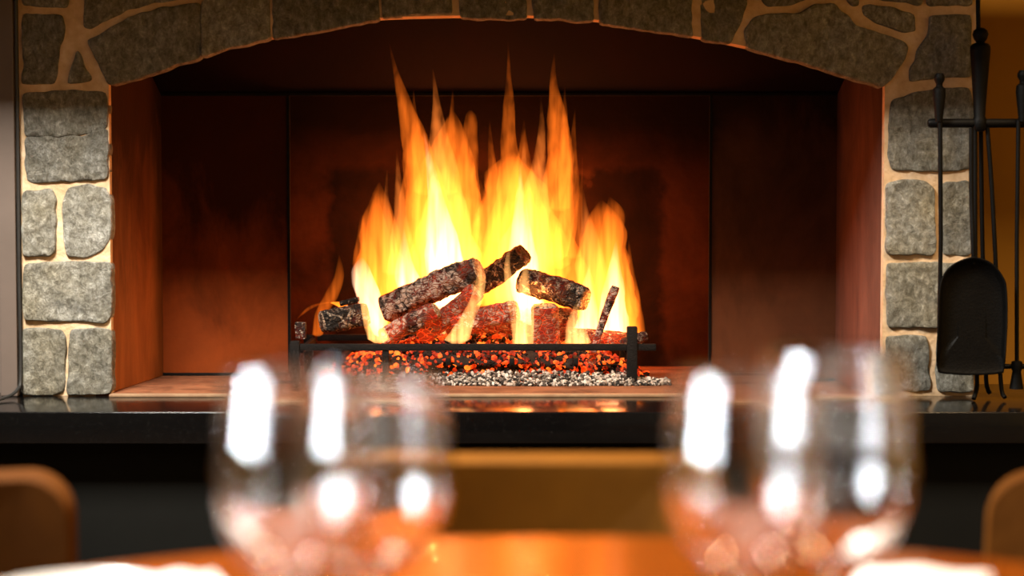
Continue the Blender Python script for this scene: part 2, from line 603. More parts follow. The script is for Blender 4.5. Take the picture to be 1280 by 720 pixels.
bm = bmesh.new()
for i, s in enumerate(STONES): stone_mesh(bm, s, i * 3.7)
obj('stone_facing', bm, M['stone'], fp)

# mortar body behind the stones, with the arched opening
bm = bmesh.new()
ap = [(x, y - 4) for x, y in catmull(ARCH, 3)]  # the stones overhang the mortar a little
axz = [(X0, at(*ap[0], YS).z)] + [(at(x, y, YS).x, at(x, y, YS).z) for x, y in ap[1:-1]] + [(X1, at(*ap[-1], YS).z)]
nb = 24
low = [(XL - .002, ZS)] + [(X0, ZS)] + axz + [(X1, ZS), (XRt, ZS)]
quads = []
for x0, x1 in ((XL - .002, X0), (X1, XRt)):
    ze = axz[0][1] if x0 < 0 else axz[-1][1]
    quads += [((x0, ZS), (x1, ZS), (x1, ze), (x0, ze)), ((x0, ze), (x1, ze), (x1, ZMAN), (x0, ZMAN))]
for p, q in zip(axz, axz[1:]):
    quads.append((p, q, (q[0], ZMAN), (p[0], ZMAN)))
for qd in quads: bm.faces.new([bm.verts.new((x, YS + .006, z)) for x, z in qd])
bmesh.ops.remove_doubles(bm, verts=bm.verts[:], dist=1e-5)
ex = bmesh.ops.extrude_face_region(bm, geom=bm.faces[:])
bmesh.ops.translate(bm, vec=(0, .055, 0), verts=[v for v in ex['geom'] if isinstance(v, bmesh.types.BMVert)])
obj('mortar', bm, M['mortar'], fp, smooth=False)

# lining


def slabpoly(name, pts, d, m, label=None):
    b = bmesh.new()
    prism(b, [Vector(p) for p in pts], d)
    bmesh.ops.bevel(b, geom=b.edges[:], offset=.0012, segments=1, affect='EDGES')
    o = obj(name, b, m, fp, smooth=False)
    if label: o['label'] = label
    return o


YF = YS + .008
slabpoly('side_lining', [(X0 - .002, YF, ZF), (XP0, YP, ZF), (XP0, YP, ZT), (X0 - .002, YF, ZT + .19)], (-.04, 0, 0), M['jamb_l'], 'amber brown side wall of the firebox')
slabpoly('side_lining', [(X1 + .002, YF, ZF), (XP1, YP, ZF), (XP1, YP, ZT), (X1 + .002, YF, ZT + .19)], (.04, 0, 0), M['jamb_r'], 'dull red side wall of the firebox')
slabpoly('lining_panel', [(XP0 - .04, YP, ZF), (XR0, YP, ZF), (XR0, YP, ZT), (XP0 - .04, YP, ZT)], (-.02, .03, 0), M['pan_l'], 'rust red panel left of the fire')
slabpoly('lining_panel', [(XR1, YP, ZF), (XP1 + .04, YP, ZF), (XP1 + .04, YP, ZT), (XR1, YP, ZT)], (.02, .03, 0), M['pan_r'], 'brown panel right of the fire')
slabpoly('recess_side', [(XR0 - .012, YP + .012, ZF), (XR0 - .05, YB, ZF), (XR0 - .05, YB, ZT + .1), (XR0 - .012, YP + .012, ZT + .1)], (-.03, 0, 0), M['back'])
slabpoly('recess_side', [(XR1 + .012, YP + .012, ZF), (XR1 + .05, YB, ZF), (XR1 + .05, YB, ZT + .1), (XR1 + .012, YP + .012, ZT + .1)], (.03, 0, 0), M['back'])
slabpoly('fireback', [(XR0 - .06, YB, ZF), (XR1 + .06, YB, ZF), (XR1 + .06, YB, ZT + .14), (XR0 - .06, YB, ZT + .14)], (0, .04, 0), M['back'], 'soot-marked fireback')
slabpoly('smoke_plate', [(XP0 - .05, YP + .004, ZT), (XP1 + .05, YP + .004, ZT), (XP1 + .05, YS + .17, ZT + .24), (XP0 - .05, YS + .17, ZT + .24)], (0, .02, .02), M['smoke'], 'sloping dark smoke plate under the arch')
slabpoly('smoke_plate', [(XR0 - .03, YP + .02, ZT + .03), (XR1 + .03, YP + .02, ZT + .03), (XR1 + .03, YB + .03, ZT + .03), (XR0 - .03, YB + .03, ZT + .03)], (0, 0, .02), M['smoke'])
slabpoly('firebox_floor', [(X0 - .03, YS + .004, ZF), (X1 + .03, YS + .004, ZF), (X1 + .03, YB + .02, ZF), (X0 - .03, YB + .02, ZF)], (0, 0, -.05), M['hearth'], 'terracotta firebox floor')
b = bmesh.new(); box(b, X0, X1, YS - .022, YS + .003, ZS, ZF + .0005, .0015)
obj('hearth_lip', b, M['lip'], fp)['label'] = 'cream edge strip of the firebox floor'

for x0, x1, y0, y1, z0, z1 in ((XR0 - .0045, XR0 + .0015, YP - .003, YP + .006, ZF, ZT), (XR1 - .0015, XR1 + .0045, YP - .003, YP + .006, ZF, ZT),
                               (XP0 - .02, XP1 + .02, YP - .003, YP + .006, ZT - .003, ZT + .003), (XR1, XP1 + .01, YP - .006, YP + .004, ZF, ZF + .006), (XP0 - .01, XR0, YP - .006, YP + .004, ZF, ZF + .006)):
    b = bmesh.new(); box(b, x0, x1, y0, y1, z0, z1, .0005); obj('seam_shade_strip', b, M['iron_hot'], fp)['label'] = 'thin dark strip standing in for shade along a panel edge'  # dark strips put where the panel joints lie in shade

# unseen shelf added to shade the upper stones and the ochre wall
b = bmesh.new(); box(b, XL - .25, XRt + .55, YS - .30, YS + .05, ZMAN, ZMAN + .10, .006)
tag(obj('added_mantel_shelf', b, M['added_mantel']), 'dark oak shelf added out of view to shade the stones below', 'mantel shelf')

# hearth slab and its base
YE = CAM.y + (CAM.z - ZS) / (CAM.z - at(640, 515, 1).z)  # front edge distance
b = bmesh.new(); box(b, -1.9, 1.9, YE, 3.765, ZS - .056, ZS, .0025, 3); box(b, XRt + .002, 1.9, 3.75, 3.928, ZS - .056, ZS - .0002)
# cut-out not needed: firebox floor starts behind the facing
tag(obj('hearth_slab', b, M['slab']), 'polished black granite hearth slab running the full width below the fire', 'hearth slab')
b = bmesh.new(); box(b, -1.88, 1.88, YE + .05, 3.76, 0, ZS - .0565, .003)
tag(obj('plinth', b, M['charcoal']), 'charcoal painted plinth under the black granite hearth slab', 'plinth')
b = bmesh.new(); box(b, X0 - .04, X1 + .04, 3.77, YB + .06, ZS - .3, ZF - .051, 0)
obj('firebox_footing', b, M['charcoal'], fp)

# ---------------------------------------------------------------- room shell


def struct(name, bm, m, label=None):
    return tag(obj(name, bm, m, smooth=False), label, None, None, 'structure')


RX0, RX1, RY0, RY1, RH = -3.0, 3.0, -2.8, 3.93, 2.7
b = bmesh.new(); box(b, RX0 - .1, RX1 + .1, RY0 - .1, 4.5, -.1, 0); struct('floor', b, M['floor'])
b = bmesh.new(); box(b, RX0 - .1, RX1 + .1, RY0 - .1, 4.5, RH, RH + .1); struct('ceiling', b, M['ceil'])
# back wall: ochre to the right of the chimney breast, plaster above it
b = bmesh.new(); box(b, XRt + .001, RX1, RY1, 4.03, 0, RH); struct('wall_back', b, M['ochre'], 'ochre plaster wall behind the fire tools')
b = bmesh.new(); box(b, XL, XRt, YS + .02, YS + .10, ZMAN + .10, RH); struct('wall_chimney', b, M['room'])
b = bmesh.new(); box(b, XL - .004, XL + .02, YS + .06, 4.45, ZS, ZMAN + .1); box(b, XRt - .018, XRt + .0, YS + .06, 4.45, ZS, ZMAN + .1)
box(b, XL, XRt, 4.40, 4.45, 0, RH)
struct('wall_firebox', b, M['charcoal'])
b = bmesh.new(); box(b, RX0, at(-4, 250, YS).x, YS + .07, YS + .16, 0, RH); struct('wall_back_left', b, M['taupe'], 'taupe wall at the left edge')
b = bmesh.new(); box(b, at(-1, 250, YS).x, at(20.5, 250, YS).x, YS - .01, YS + .10, ZS, RH, .003); struct('trim_1', b, M['taupe'], 'taupe painted upright board beside the stonework')
WY0, WY1, WZ0, WZ1 = -1.6, .85, .8, 2.2
b = bmesh.new()
box(b, RX0 - .1, RX0, RY0, WY0, 0, RH); box(b, RX0 - .1, RX0, WY1, 4.5, 0, RH)
box(b, RX0 - .1, RX0, WY0, WY1, 0, WZ0); box(b, RX0 - .1, RX0, WY0, WY1, WZ1, RH)
struct('wall_left', b, M['room'])
b = bmesh.new(); box(b, RX1, RX1 + .1, RY0, 4.5, 0, RH); struct('wall_right', b, M['ochre'])
b = bmesh.new(); box(b, RX0, RX1, RY0 - .1, RY0, 0, RH); struct('wall_front', b, M['room'])
b = bmesh.new()
for y in (WY0, (WY0 + WY1) / 2 - .02, WY1 - .04): box(b, RX0 - .06, RX0 + .01, y, y + .04, WZ0, WZ1, .003)
for z in (WZ0, WZ1 - .04): box(b, RX0 - .06, RX0 + .01, WY0, WY1, z, z + .04, .003)
struct('window_1', b, M['ceil'])

# ---------------------------------------------------------------- fire grate
YG = 3.885
gr = thing('fire_grate', 'low black iron grate holding the burning logs', 'fire grate', (0, YG, ZF))
zr = at(640, 434, YG).z
xa, xb = at(362, 434, YG).x, at(820, 434, YG).x
b = bmesh.new(); box(b, xa, xb, YG - .006, YG + .006, zr - .0068, zr + .0068, .002); obj('front_rail', b, M['iron_hot'], gr)
b = bmesh.new(); box(b, xa + .03, xb - .03, YG + .25, YG + .262, zr - .0068, zr + .0068, .002); obj('rear_rail', b, M['iron_hot'], gr)
for px, w, ztop in ((369, .0095, 8), (790, .0105, 26)):
    x = at(px, 434, YG).x
    for yy in (YG, YG + .256):
        b = bmesh.new()
        zt = zr + ztop * .0016 if yy == YG else zr + .006
        box(b, x - w, x + w, yy - .010, yy + .010, ZF, zt, .003)
        obj('leg', b, M['iron_hot'], gr)
for px in (376, 423, 482, 560, 640, 720, 784):
    x = at(px, 434, YG).x
    b = bmesh.new(); box(b, x - .005, x + .005, YG + .004, YG + .256, zr - .036 if 400 < px < 780 else zr - .012, zr - .022 if 400 < px < 780 else zr, .002)
    obj('cross_bar', b, M['iron_hot'], gr)
for px, yb in ((423, 461), (482, 462)):
    x = at(px, 434, YG).x
    b = bmesh.new(); box(b, x - .0065, x + .0065, YG - .004, YG + .006, ZF, zr, .002); obj('upright', b, M['iron_hot'], gr)

# ---------------------------------------------------------------- ember bed and ash


def mound(x, y):
    """height of the ember bed above the firebox floor"""
    u = (x - at(603, 430, 4.02).x) / .335
    v = (y - 4.03) / .13
    r = 1 - min(1, abs(u) ** 3.2) - min(1, abs(v) ** 2.4)
    return max(0, r) * .082


def chunk(bm, c, r, flat=.75, seg=1):
    g = bmesh.ops.create_icosphere(bm, subdivisions=seg, radius=r)
    rot = Matrix.Rotation(random.random() * 6.3, 3, Vector((random.random() - .5, random.random() - .5, random.random() - .5)).normalized())
    s = Vector((random.uniform(.7, 1.35), random.uniform(.7, 1.2), random.uniform(.55, 1) * flat))
    sd = random.random() * 99
    for v in g['verts']:
        p = v.co.normalized()
        k = 1 + .45 * noise.noise(p * 1.7 + Vector((sd, 0, 0)))
        q = rot @ Vector((p.x * s.x, p.y * s.y, p.z * s.z)) * r * k
        v.co = Vector(c) + q


def keep_out(c, r):
    return False


bm = bmesh.new()
xs = (at(392, 430, 4.02).x, at(812, 430, 4.02).x)
NX, NY = 70, 26
grid = []
for j in range(NY + 1):
    row = []
    for i in range(NX + 1):
        x = xs[0] + (xs[1] - xs[0]) * i / NX
        y = 3.90 + .26 * j / NY
        row.append(bm.verts.new((x, y, ZF + mound(x, y) + .004 * noise.noise(Vector((x * 60, y * 60, 1))))))
    grid.append(row)
for j in range(NY):
    for i in range(NX):
        bm.faces.new((grid[j][i], grid[j][i + 1], grid[j + 1][i + 1], grid[j + 1][i])).material_index = 1
for k in range(2800):
    x = random.uniform(*xs)
    y = 3.90 + .24 * random.random() ** 1.4
    h = mound(x, y)
    if h < .004 and random.random() < .6: continue
    r = random.uniform(.003, .0085)
    chunk(bm, (x, y, ZF + h + r * .35), r, .8, 1)
tag(obj('ember_bed', bm, [M['ember'], M['cinder']], smooth=False), 'heap of glowing orange and charred embers under the burning logs', 'embers', kind='stuff')

bm = bmesh.new()
xa2, xb2 = at(385, 475, 3.88).x, at(838, 475, 3.88).x
for k in range(3400):
    u = random.random()
    x = xa2 + (xb2 - xa2) * u
    edge = min(1, 6 * u * (1 - u))
    y0 = 3.888 - .018 * edge - .034 * min(1, 1.6 * u) + .012 * noise.noise(Vector((x * 9, 0, 4)))
    y = y0 + (3.912 - y0) * random.random()
    r = random.uniform(.002, .0052)
    lay = max(0, (y - y0) / .07) * .022 * (.4 + .6 * random.random())
    if u > .9 or u < .06: lay *= .4
    chunk(bm, (x, y, ZF + lay + r * .5), r, .85, 1)
tag(obj('ash_pebbles', bm, M['ash'], smooth=False), 'grey and white ash pebbles spread in front of the iron grate', 'ash', kind='stuff')

# ---------------------------------------------------------------- logs


def make_log(name, label, cat, a, b_, r, mat, seed, bend=.0, squareness=0, taper=1.0, cut=True, rough=1.0, group='burning logs on the grate'):
    p0, p1 = Vector(a), Vector(b_)
    L = (p1 - p0).length
    t = (p1 - p0).normalized()
    ref = Vector((0, 1, 0))
    u = t.cross(ref).normalized()
    w = t.cross(u)
    seg, n = 36, max(10, int(L / .005))
    bm = bmesh.new()
    rings = []
    for i in range(n + 1):
        s = i / n
        c = p0.lerp(p1, s) + u * bend * math.sin(s * PI)
        rr = r * (1 + (taper - 1) * s)
        endk = 1 - .10 * (max(0, 1 - min(s, 1 - s) * L / .006)) ** 2
        ring = []
        for k in range(seg):
            th = 2 * PI * k / seg
            q = Vector((math.cos(th), math.sin(th)))
            if squareness:
                m = max(abs(q.x), abs(q.y))
                q = q.lerp(q / m * .88, squareness)
            dn = noise.fractal(Vector((q.x * 1.6 + seed, q.y * 1.6, s * L * 45)), 1, 2, 4)
            plate = noise.noise(Vector((q.x * 4 + seed, q.y * 4, s * L * 90)))
            k2 = 1 + rough * (.17 * dn + .09 * plate)
            ring.append(bm.verts.new(c + (u * q.x + w * q.y) * rr * k2 * endk))
        rings.append(ring)
    for i in range(n):
        for k in range(seg):
            bm.faces.new((rings[i][k], rings[i][(k + 1) % seg], rings[i + 1][(k + 1) % seg], rings[i + 1][k]))
    bm.faces.new(rings[0]); bm.faces.new(rings[-1])
    end = [v.co.copy() for v in rings[-1]]
    o = obj(name, bm, mat)
    tag(o, label, cat, group)
    if cut:
        ec = sum(end, Vector()) / seg
        bm = bmesh.new()
        pr = []
        for f, dd in ((1.0, .0), (.93, .0022), (.80, .003), (.6, .0022), (.42, .0032), (.2, .0026)):
            pr.append([bm.verts.new(ec + (v - ec) * f * .985 + t * (dd + .0012 * noise.noise(v * 120 * f))) for v in end])
        for A, B in zip(pr, pr[1:]):
            for k in range(seg): bm.faces.new((A[k], A[(k + 1) % seg], B[(k + 1) % seg], B[k]))
        bm.faces.new(pr[-1])
        c = obj('cut_end', bm, M['cut'])
        c.parent = o
    return o


def P(px, py, Y): return at(px, py, Y)


lm = [mat_log('ashy_birch_bark', (.56, .40, .32), .35, (.02, .012, .010), 0.0, (.62, .76), .43, .53),
      mat_log('charred_oak_bark', (.42, .33, .26), .25, (.012, .009, .008), 5.0, (.62, .8), .50, .58),
      mat_log('glowing_charred_wood', (.46, .31, .25), .9, (.016, .008, .006), 9.0, (.48, .64), .48, .58),
      mat_log('red_hot_wood', (.34, .19, .14), .95, (.02, .007, .005), 13.0, (.36, .60), .47, .57)]
make_log('log', 'long ash-pale log leaning up across the pile with its round end showing', 'log', P(482, 388, 4.03), P(598, 337, 3.96), .0285, lm[0], 1, .003)
make_log('log', 'red-hot thin log just under the long leaning log', 'log', P(526, 420, 3.985), P(596, 364, 3.945), .020, lm[3], 21, -.003)
make_log('log', 'glowing broken log low on the left of centre', 'log', P(478, 424, 3.965), P(545, 388, 3.945), .019, lm[2], 33, .002)
make_log('log', 'short log rising behind the leaning log at the top of the pile', 'log', P(600, 356, 4.09), P(654, 318, 4.03), .0235, lm[1], 45, .0, .5)
make_log('log', 'dark log with pale bark flecks sloping down on the right', 'log', P(652, 350, 4.05), P(731, 374, 3.985), .0265, lm[1], 57, .002, .3)
make_log('log', 'short blackened log at the left end of the pile', 'log', P(458, 393, 4.0), P(403, 403, 3.965), .0245, lm[1], 63, 0, .3)
make_log('log', 'glowing cracked log lying low in the middle of the pile', 'log', P(566, 405, 3.965), P(646, 389, 3.945), .0235, lm[2], 75, .002, .3)
make_log('log', 'square red-hot stub standing upright right of the middle', 'log', P(683, 432, 3.975), P(681, 383, 3.965), .030, lm[3], 88, 0, .8, 1.0)
make_log('log', 'small charred log end behind the long leaning log', 'log', P(476, 378, 4.09), P(516, 360, 4.07), .0125, lm[1], 93)
make_log('log', 'half-burnt log lying at the back of the ember bed', 'log', P(530, 400, 4.12), P(720, 402, 4.12), .028, lm[2], 99)
make_log('log', 'fat glowing log on the right behind the stick', 'log', P(700, 418, 4.03), P(800, 426, 4.0), .016, lm[2], 104)
make_log('stick', 'thin charred stick leaning upright at the right of the fire', 'stick', P(738, 455, 3.905), P(769, 360, 3.94), .0062, lm[2], 111, .003, .4, 1.55, group='loose sticks on the fire')
make_log('stick', 'tiny black twig above the short left log', 'stick', P(425, 380, 3.99), P(447, 374, 4.0), .0055, lm[1], 118, group='loose sticks on the fire')
make_log('stick', 'short charred stub beside the right grate leg', 'stick', P(778, 430, 3.93), P(806, 420, 3.95), .0115, lm[1], 124, 0, .4, group='loose sticks on the fire')
# charcoal blocks by the left end
for i, (px, py, r) in enumerate(((376, 413, .017), (784, 424, .0))):
    if r:
        bm = bmesh.new(); g = bmesh.ops.create_cube(bm, size=2 * r)
        bmesh.ops.subdivide_edges(bm, edges=bm.edges[:], cuts=4, use_grid_fill=True)
        c = P(px, py, 3.92)
        for v in bm.verts:
            q = v.co.copy(); v.co = q * (1 - .12 * (q.length / r - 1)) * (1 + .12 * noise.noise(q * 60)) ; v.co.x *= .62; v.co.y *= .8; v.co += c
        tag(obj('charcoal_block', bm, lm[1]), 'black block of charcoal on the left end of the grate', 'charcoal')

# ---------------------------------------------------------------- flames
fire = thing('fire', 'tall orange and yellow flames rising from the logs', 'fire', (at(610, 430, 4.03).x, 4.03, ZF))


def tongue(pts, Y, mat, depth=.75, seed=0, lean=0.0, wob=1.0):
    """pts: (px, py, half width px) from tip down to base"""
    pts = catmull([tuple(map(float, p)) for p in pts], 9)
    bm = bmesh.new()
    seg = 20
    k = Y / F
    rings = []
    n = len(pts)
    tip = None
    for i, (x, y, w) in enumerate(pts):
        c = at(x, y, Y - .24 * min(1, max(0, (250 - y) / 180)))
        w = max(.25, w) * k
        ring = []
        for j in range(seg):
            th = 2 * PI * j / seg
            q = 1 + .22 * wob * noise.fractal(Vector((math.cos(th) * 1.3 + seed, math.sin(th) * 1.3, c.z * 15)), 1, 2, 3)
            ring.append(bm.verts.new(c + Vector((math.cos(th) * w * q, math.sin(th) * w * depth * q + lean * (1 - i / n), 0))))
        rings.append(ring)
    for A, B in zip(rings, rings[1:]):
        for j in range(seg): bm.faces.new((A[j], A[(j + 1) % seg], B[(j + 1) % seg], B[j]))
    bm.faces.new(rings[0])
    # rounded underside
    w = pts[-1][2] * k
    c = at(pts[-1][0], pts[-1][1], Y)
    last = rings[-1]
    for f in (.8, .45):
        nr = [bm.verts.new(Vector((c.x, c.y, c.z)) + (v.co - c) * (f if f == .8 else .55) + Vector((0, 0, -w * (1 - f) * .5))) for v in last]
        for j in range(seg): bm.faces.new((last[j], last[(j + 1) % seg], nr[(j + 1) % seg], nr[j]))
        last = nr
    bm.faces.new(last)
    return obj('flame', bm, mat, fire)


O, MD, CR, TH = M['fl_out'], M['fl_mid'], M['fl_core'], M['fl_thin']
T = [
    ([(517, 112, .5), (518, 140, 3), (522, 180, 8), (530, 240, 12)], 4.09, O),
    ([(566, 112, .5), (565, 140, 3), (563, 185, 7), (560, 240, 12)], 4.10, O),
    ([(612, 150, .5), (614, 190, 4), (618, 240, 9), (622, 300, 12)], 4.09, O),
    ([(656, 160, .5), (655, 195, 3), (656, 240, 8), (656, 300, 12)], 4.07, MD),
    ([(706, 108, .5), (706, 150, 4), (706, 200, 8), (700, 260, 12)], 4.06, O),
    ([(728, 196, .5), (727, 230, 2), (722, 270, 6), (716, 320, 10)], 4.08, O),
    ([(484, 212, .5), (483, 245, 3), (486, 290, 8), (490, 340, 12)], 4.07, MD),
    ([(566, 140, 2), (566, 165, 17), (562, 205, 32), (558, 250, 40), (556, 320, 44), (556, 385, 36)], 4.13, O),
    ([(640, 190, 2), (640, 215, 30), (645, 250, 46), (650, 310, 58), (655, 385, 50)], 4.13, O),
    ([(474, 228, 1), (474, 258, 15), (476, 300, 26), (480, 350, 32), (488, 405, 30)], 4.11, O),
    ([(752, 250, 2), (754, 276, 22), (752, 320, 32), (756, 370, 42), (758, 420, 44)], 4.11, O),
    ([(512, 170, .5), (515, 215, 10), (516, 262, 18), (520, 320, 28), (525, 385, 32)], 4.10, O),
    ([(600, 225, 1), (603, 262, 10), (605, 310, 24), (607, 370, 34)], 4.10, O),
    ([(690, 235, 1), (700, 290, 14), (708, 330, 26), (715, 390, 40)], 4.10, O),
    ([(655, 150, .5), (654, 200, 9), (654, 250, 24), (660, 310, 34), (665, 380, 34)], 4.09, O),
    ([(487, 55, .5), (496, 95, 4), (509, 140, 11), (524, 195, 20), (538, 260, 30), (545, 330, 40), (548, 390, 34)], 4.06, O),
    ([(541, 86, .5), (545, 120, 4), (549, 170, 11), (556, 235, 22), (560, 310, 36), (560, 385, 34)], 4.03, MD),
    ([(588, 138, 2), (588, 150, 8), (586, 190, 11), (580, 250, 19), (574, 320, 28), (575, 380, 26)], 4.07, O),
    ([(635, 52, .5), (636, 95, 3), (636, 135, 7), (636, 180, 10), (641, 230, 20), (641, 290, 34), (636, 360, 44), (636, 400, 36)], 4.05, O),
    ([(676, 118, .5), (677, 160, 4), (673, 210, 10), (664, 270, 24), (655, 330, 34), (655, 400, 28)], 4.02, MD),
    ([(693, 66, .5), (692, 105, 5), (697, 150, 12), (700, 200, 17), (694, 260, 22), (688, 320, 24)], 4.08, O),
    ([(719, 135, .5), (716, 180, 4), (717, 230, 7), (708, 280, 13), (698, 330, 18)], 4.09, O),
    ([(472, 238, .5), (470, 262, 8), (472, 300, 16), (480, 350, 24), (488, 400, 20)], 4.05, O),
    ([(496, 186, .5), (498, 225, 4), (501, 270, 9), (503, 330, 20), (508, 385, 24)], 4.01, MD),
    ([(452, 268, 1), (454, 290, 7), (458, 330, 16), (466, 375, 20), (470, 410, 16)], 4.08, O),
    ([(729, 236, .5), (731, 265, 5), (738, 305, 13), (743, 360, 22), (750, 415, 24)], 4.06, MD),
    ([(762, 246, 1), (768, 262, 11), (765, 290, 15), (758, 330, 20), (762, 375, 26), (770, 415, 28)], 4.04, O),
    ([(786, 300, .5), (788, 340, 5), (792, 375, 9), (795, 420, 12)], 4.07, O),
    ([(452, 322, 2), (452, 338, 12), (458, 362, 17), (470, 395, 14), (476, 418, 9)], 4.02, CR),
    ([(424, 318, .5), (424, 345, 6), (414, 370, 9), (402, 392, 8), (397, 418, 7)], 4.01, O),
    ([(372, 398, .5), (386, 386, 4), (400, 380, 6), (420, 378, 8), (436, 388, 6)], 4.04, O),
    ([(530, 165, .5), (539, 215, 6), (548, 270, 14), (556, 325, 24), (560, 380, 24)], 4.0, CR),
    ([(650, 205, .5), (651, 255, 7), (652, 300, 15), (655, 350, 20), (668, 400, 18)], 3.99, CR),
    ([(505, 285, .5), (506, 320, 8), (510, 350, 16), (520, 385, 18)], 3.99, CR),
    ([(770, 300, .5), (768, 340, 9), (767, 380, 17), (765, 424, 22)], 4.0, CR),
    ([(737, 330, .5), (734, 360, 7), (736, 395, 13), (728, 425, 20)], 3.99, CR),
    ([(597, 318, .5), (601, 345, 4), (596, 372, 6), (584, 398, 7), (572, 425, 10)], 3.925, TH),
    ([(637, 305, .5), (634, 335, 3), (640, 365, 5), (646, 400, 6), (650, 430, 7)], 3.925, TH),
    ([(660, 322, .5), (655, 355, 5), (657, 390, 8), (655, 430, 9)], 3.918, TH),
    ([(447, 352, .5), (455, 372, 4), (462, 392, 7), (474, 424, 10)], 3.925, TH),
    ([(540, 380, .5), (545, 404, 6), (550, 430, 9)], 3.99, TH),
    ([(722, 374, .5), (719, 400, 6), (722, 428, 11)], 3.945, TH),
]
for i, (p, Y, m) in enumerate(T):
    if Y > 3.95: Y = 4.02 + (Y - 3.99) * 1.0 + .07
    if m is TH: p = [(x, y, w * 1.45) for x, y, w in p]
    tongue(p, Y, m, .7 if m is not CR else .8, i * 7.3)


def lamp(name, ty, loc, energy, color, **kw):
    l = bpy.data.lights.new(name, ty)
    l.energy = energy
    l.color = color
    for k, v in kw.items(): setattr(l, k, v)
    o = bpy.data.objects.new(name, l)
    o.location = loc
    C.objects.link(o)
    return o


def aim(o, target):
    o.rotation_euler = (Vector(target) - o.location).to_track_quat('-Z', 'Y').to_euler()


for px, py, Y, e in ((540, 300, 4.12, .8), (560, 370, 4.0, .9), (650, 300, 4.12, .8), (660, 370, 3.99, .8), (762, 390, 3.99, 1.0), (440, 385, 3.99, 1.0), (610, 400, 3.89, .05), (500, 410, 3.89, .05), (700, 410, 3.89, .05)):
    l = lamp('firelight', 'POINT', at(px, py, Y), e, (1, .31, .065), shadow_soft_size=0.0)
    l.parent = fire
    l.matrix_parent_inverse = Matrix.Translation(-fire.location)

# ---------------------------------------------------------------- fire tools
YT = 3.625
stx = at(1222, 155, YT).x
ts = thing('fire_tool_stand', 'black wrought iron fire tool stand with tapered post on the hearth slab', 'fire tool stand', (stx, YT, ZS))
b = bmesh.new()
fz = lambda y: at(1225, y, YT).z
xx = at(1225, 90, YT).x
kk = YT / F
lathe(b, [(0, fz(34)), (4 * kk, fz(35)), (8.5 * kk, fz(38)), (10 * kk, fz(43)), (8 * kk, fz(49)), (5 * kk, fz(53)), (10 * kk, fz(55)), (12.5 * kk, fz(58)), (12.5 * kk, fz(64)), (10.5 * kk, fz(90)),
          (8.5 * kk, fz(120)), (7 * kk, fz(146)), (9 * kk, fz(150)), (9 * kk, fz(160)), (6 * kk, fz(164)), (0, fz(165))], 24, (xx, YT, 0))
obj('post', b, M['iron'], ts)
b = bmesh.new(); tube(b, [at(1222, -25, YT + .004), at(1223, 38, YT)], .0042, 10); 
tube(b, [at(1222, -25, YT + .004) + Vector((math.sin(a) * .012, 0, .012 - math.cos(a) * .012)) for a in [2 * PI * i / 24 for i in range(25)]], .003, 8)
obj('carrying_ring', b, M['iron'], ts)
b = bmesh.new(); xa, xb = at(1160, 155, YT).x, at(1296, 155, YT).x
zc = fz(154)
tube(b, [(xa, YT, zc), (xa + .004, YT, zc), (xb - .004, YT, zc), (xb, YT, zc)], [.006, .0085, .0085, .006], 12)
obj('crossbar', b, M['iron'], ts)
zb = ZS + .001
for pts in ([(1219, 158, 0), (1219, 300, .0), (1221, 460, -.0), (1221, 484, -.002), (1217, 499, -.012)],
            [(1234, 158, 0), (1240, 240, 0), (1247, 380, 0), (1251, 478, 0), (1256, 497, -.012)],
            [(1226, 158, .012), (1228, 300, .03), (1232, 460, .045), (1235, 487, .05), (1237, 490, .056)]):
    b = bmesh.new()
    pp = catmull([tuple(at(x, y, YT + dy)) for x, y, dy in pts], 6)
    tube(b, [(x, y, max(z, ZS + .004)) for x, y, z in pp], .0042, 10)
    obj('leg', b, M['iron'], ts)
b = bmesh.new(); zl = fz(458)
tube(b, [(at(1249, 458, YT).x, YT, zl), (at(1310, 458, YT).x, YT, zl)], .0048, 10)
obj('lower_bar', b, M['iron'], ts)
b = bmesh.new()
tube(b, catmull([tuple(at(1296, 150, YT)), tuple(at(1300, 300, YT)), tuple(at(1310, 470, YT)), tuple(at(1316, 498, YT - .01))], 6), .0042, 10)
obj('leg', b, M['iron'], ts)

GT = 'fire tools hanging on the stand'


def handle_prof(px, ytop, ybot, s=1.0):
    z = lambda y: at(px, y, YT - .018).z
    h = ybot - ytop
    return [(0, z(ytop)), (4.5 * kk * s, z(ytop + 1)), (6.5 * kk * s, z(ytop + 5)), (6.5 * kk * s, z(ytop + 9)), (4 * kk * s, z(ytop + 14)), (4.2 * kk * s, z(ytop + 17)), (7.5 * kk * s, z(ytop + 20)), (8 * kk * s, z(ytop + 28)),
            (6 * kk * s, z(ytop + h * .75)), (4.5 * kk * s, z(ybot)), (0, z(ybot + 1))]


YH = YT - .018
pk = thing('fireplace_poker', 'slim black poker hanging at the left end of the tool stand', 'poker', (at(1175, 155, YH).x, YH, ZS), group=GT)
b = bmesh.new(); lathe(b, handle_prof(1174, 91, 152), 20, (at(1174, 120, YH).x, YH, 0)); obj('handle', b, M['iron'], pk)
b = bmesh.new(); tube(b, [at(1175, 150, YH), at(1176, 300, YH), at(1174, 410, YH), at(1173, 440, YH)], [.0045, .0042, .004, .0022], 10)
tube(b, catmull([tuple(at(1175, 405, YH)), tuple(at(1182, 418, YH)), tuple(at(1185, 410, YH))], 5), [.0036] * 10 + [.002], 8)
obj('rod', b, M['iron'], pk)

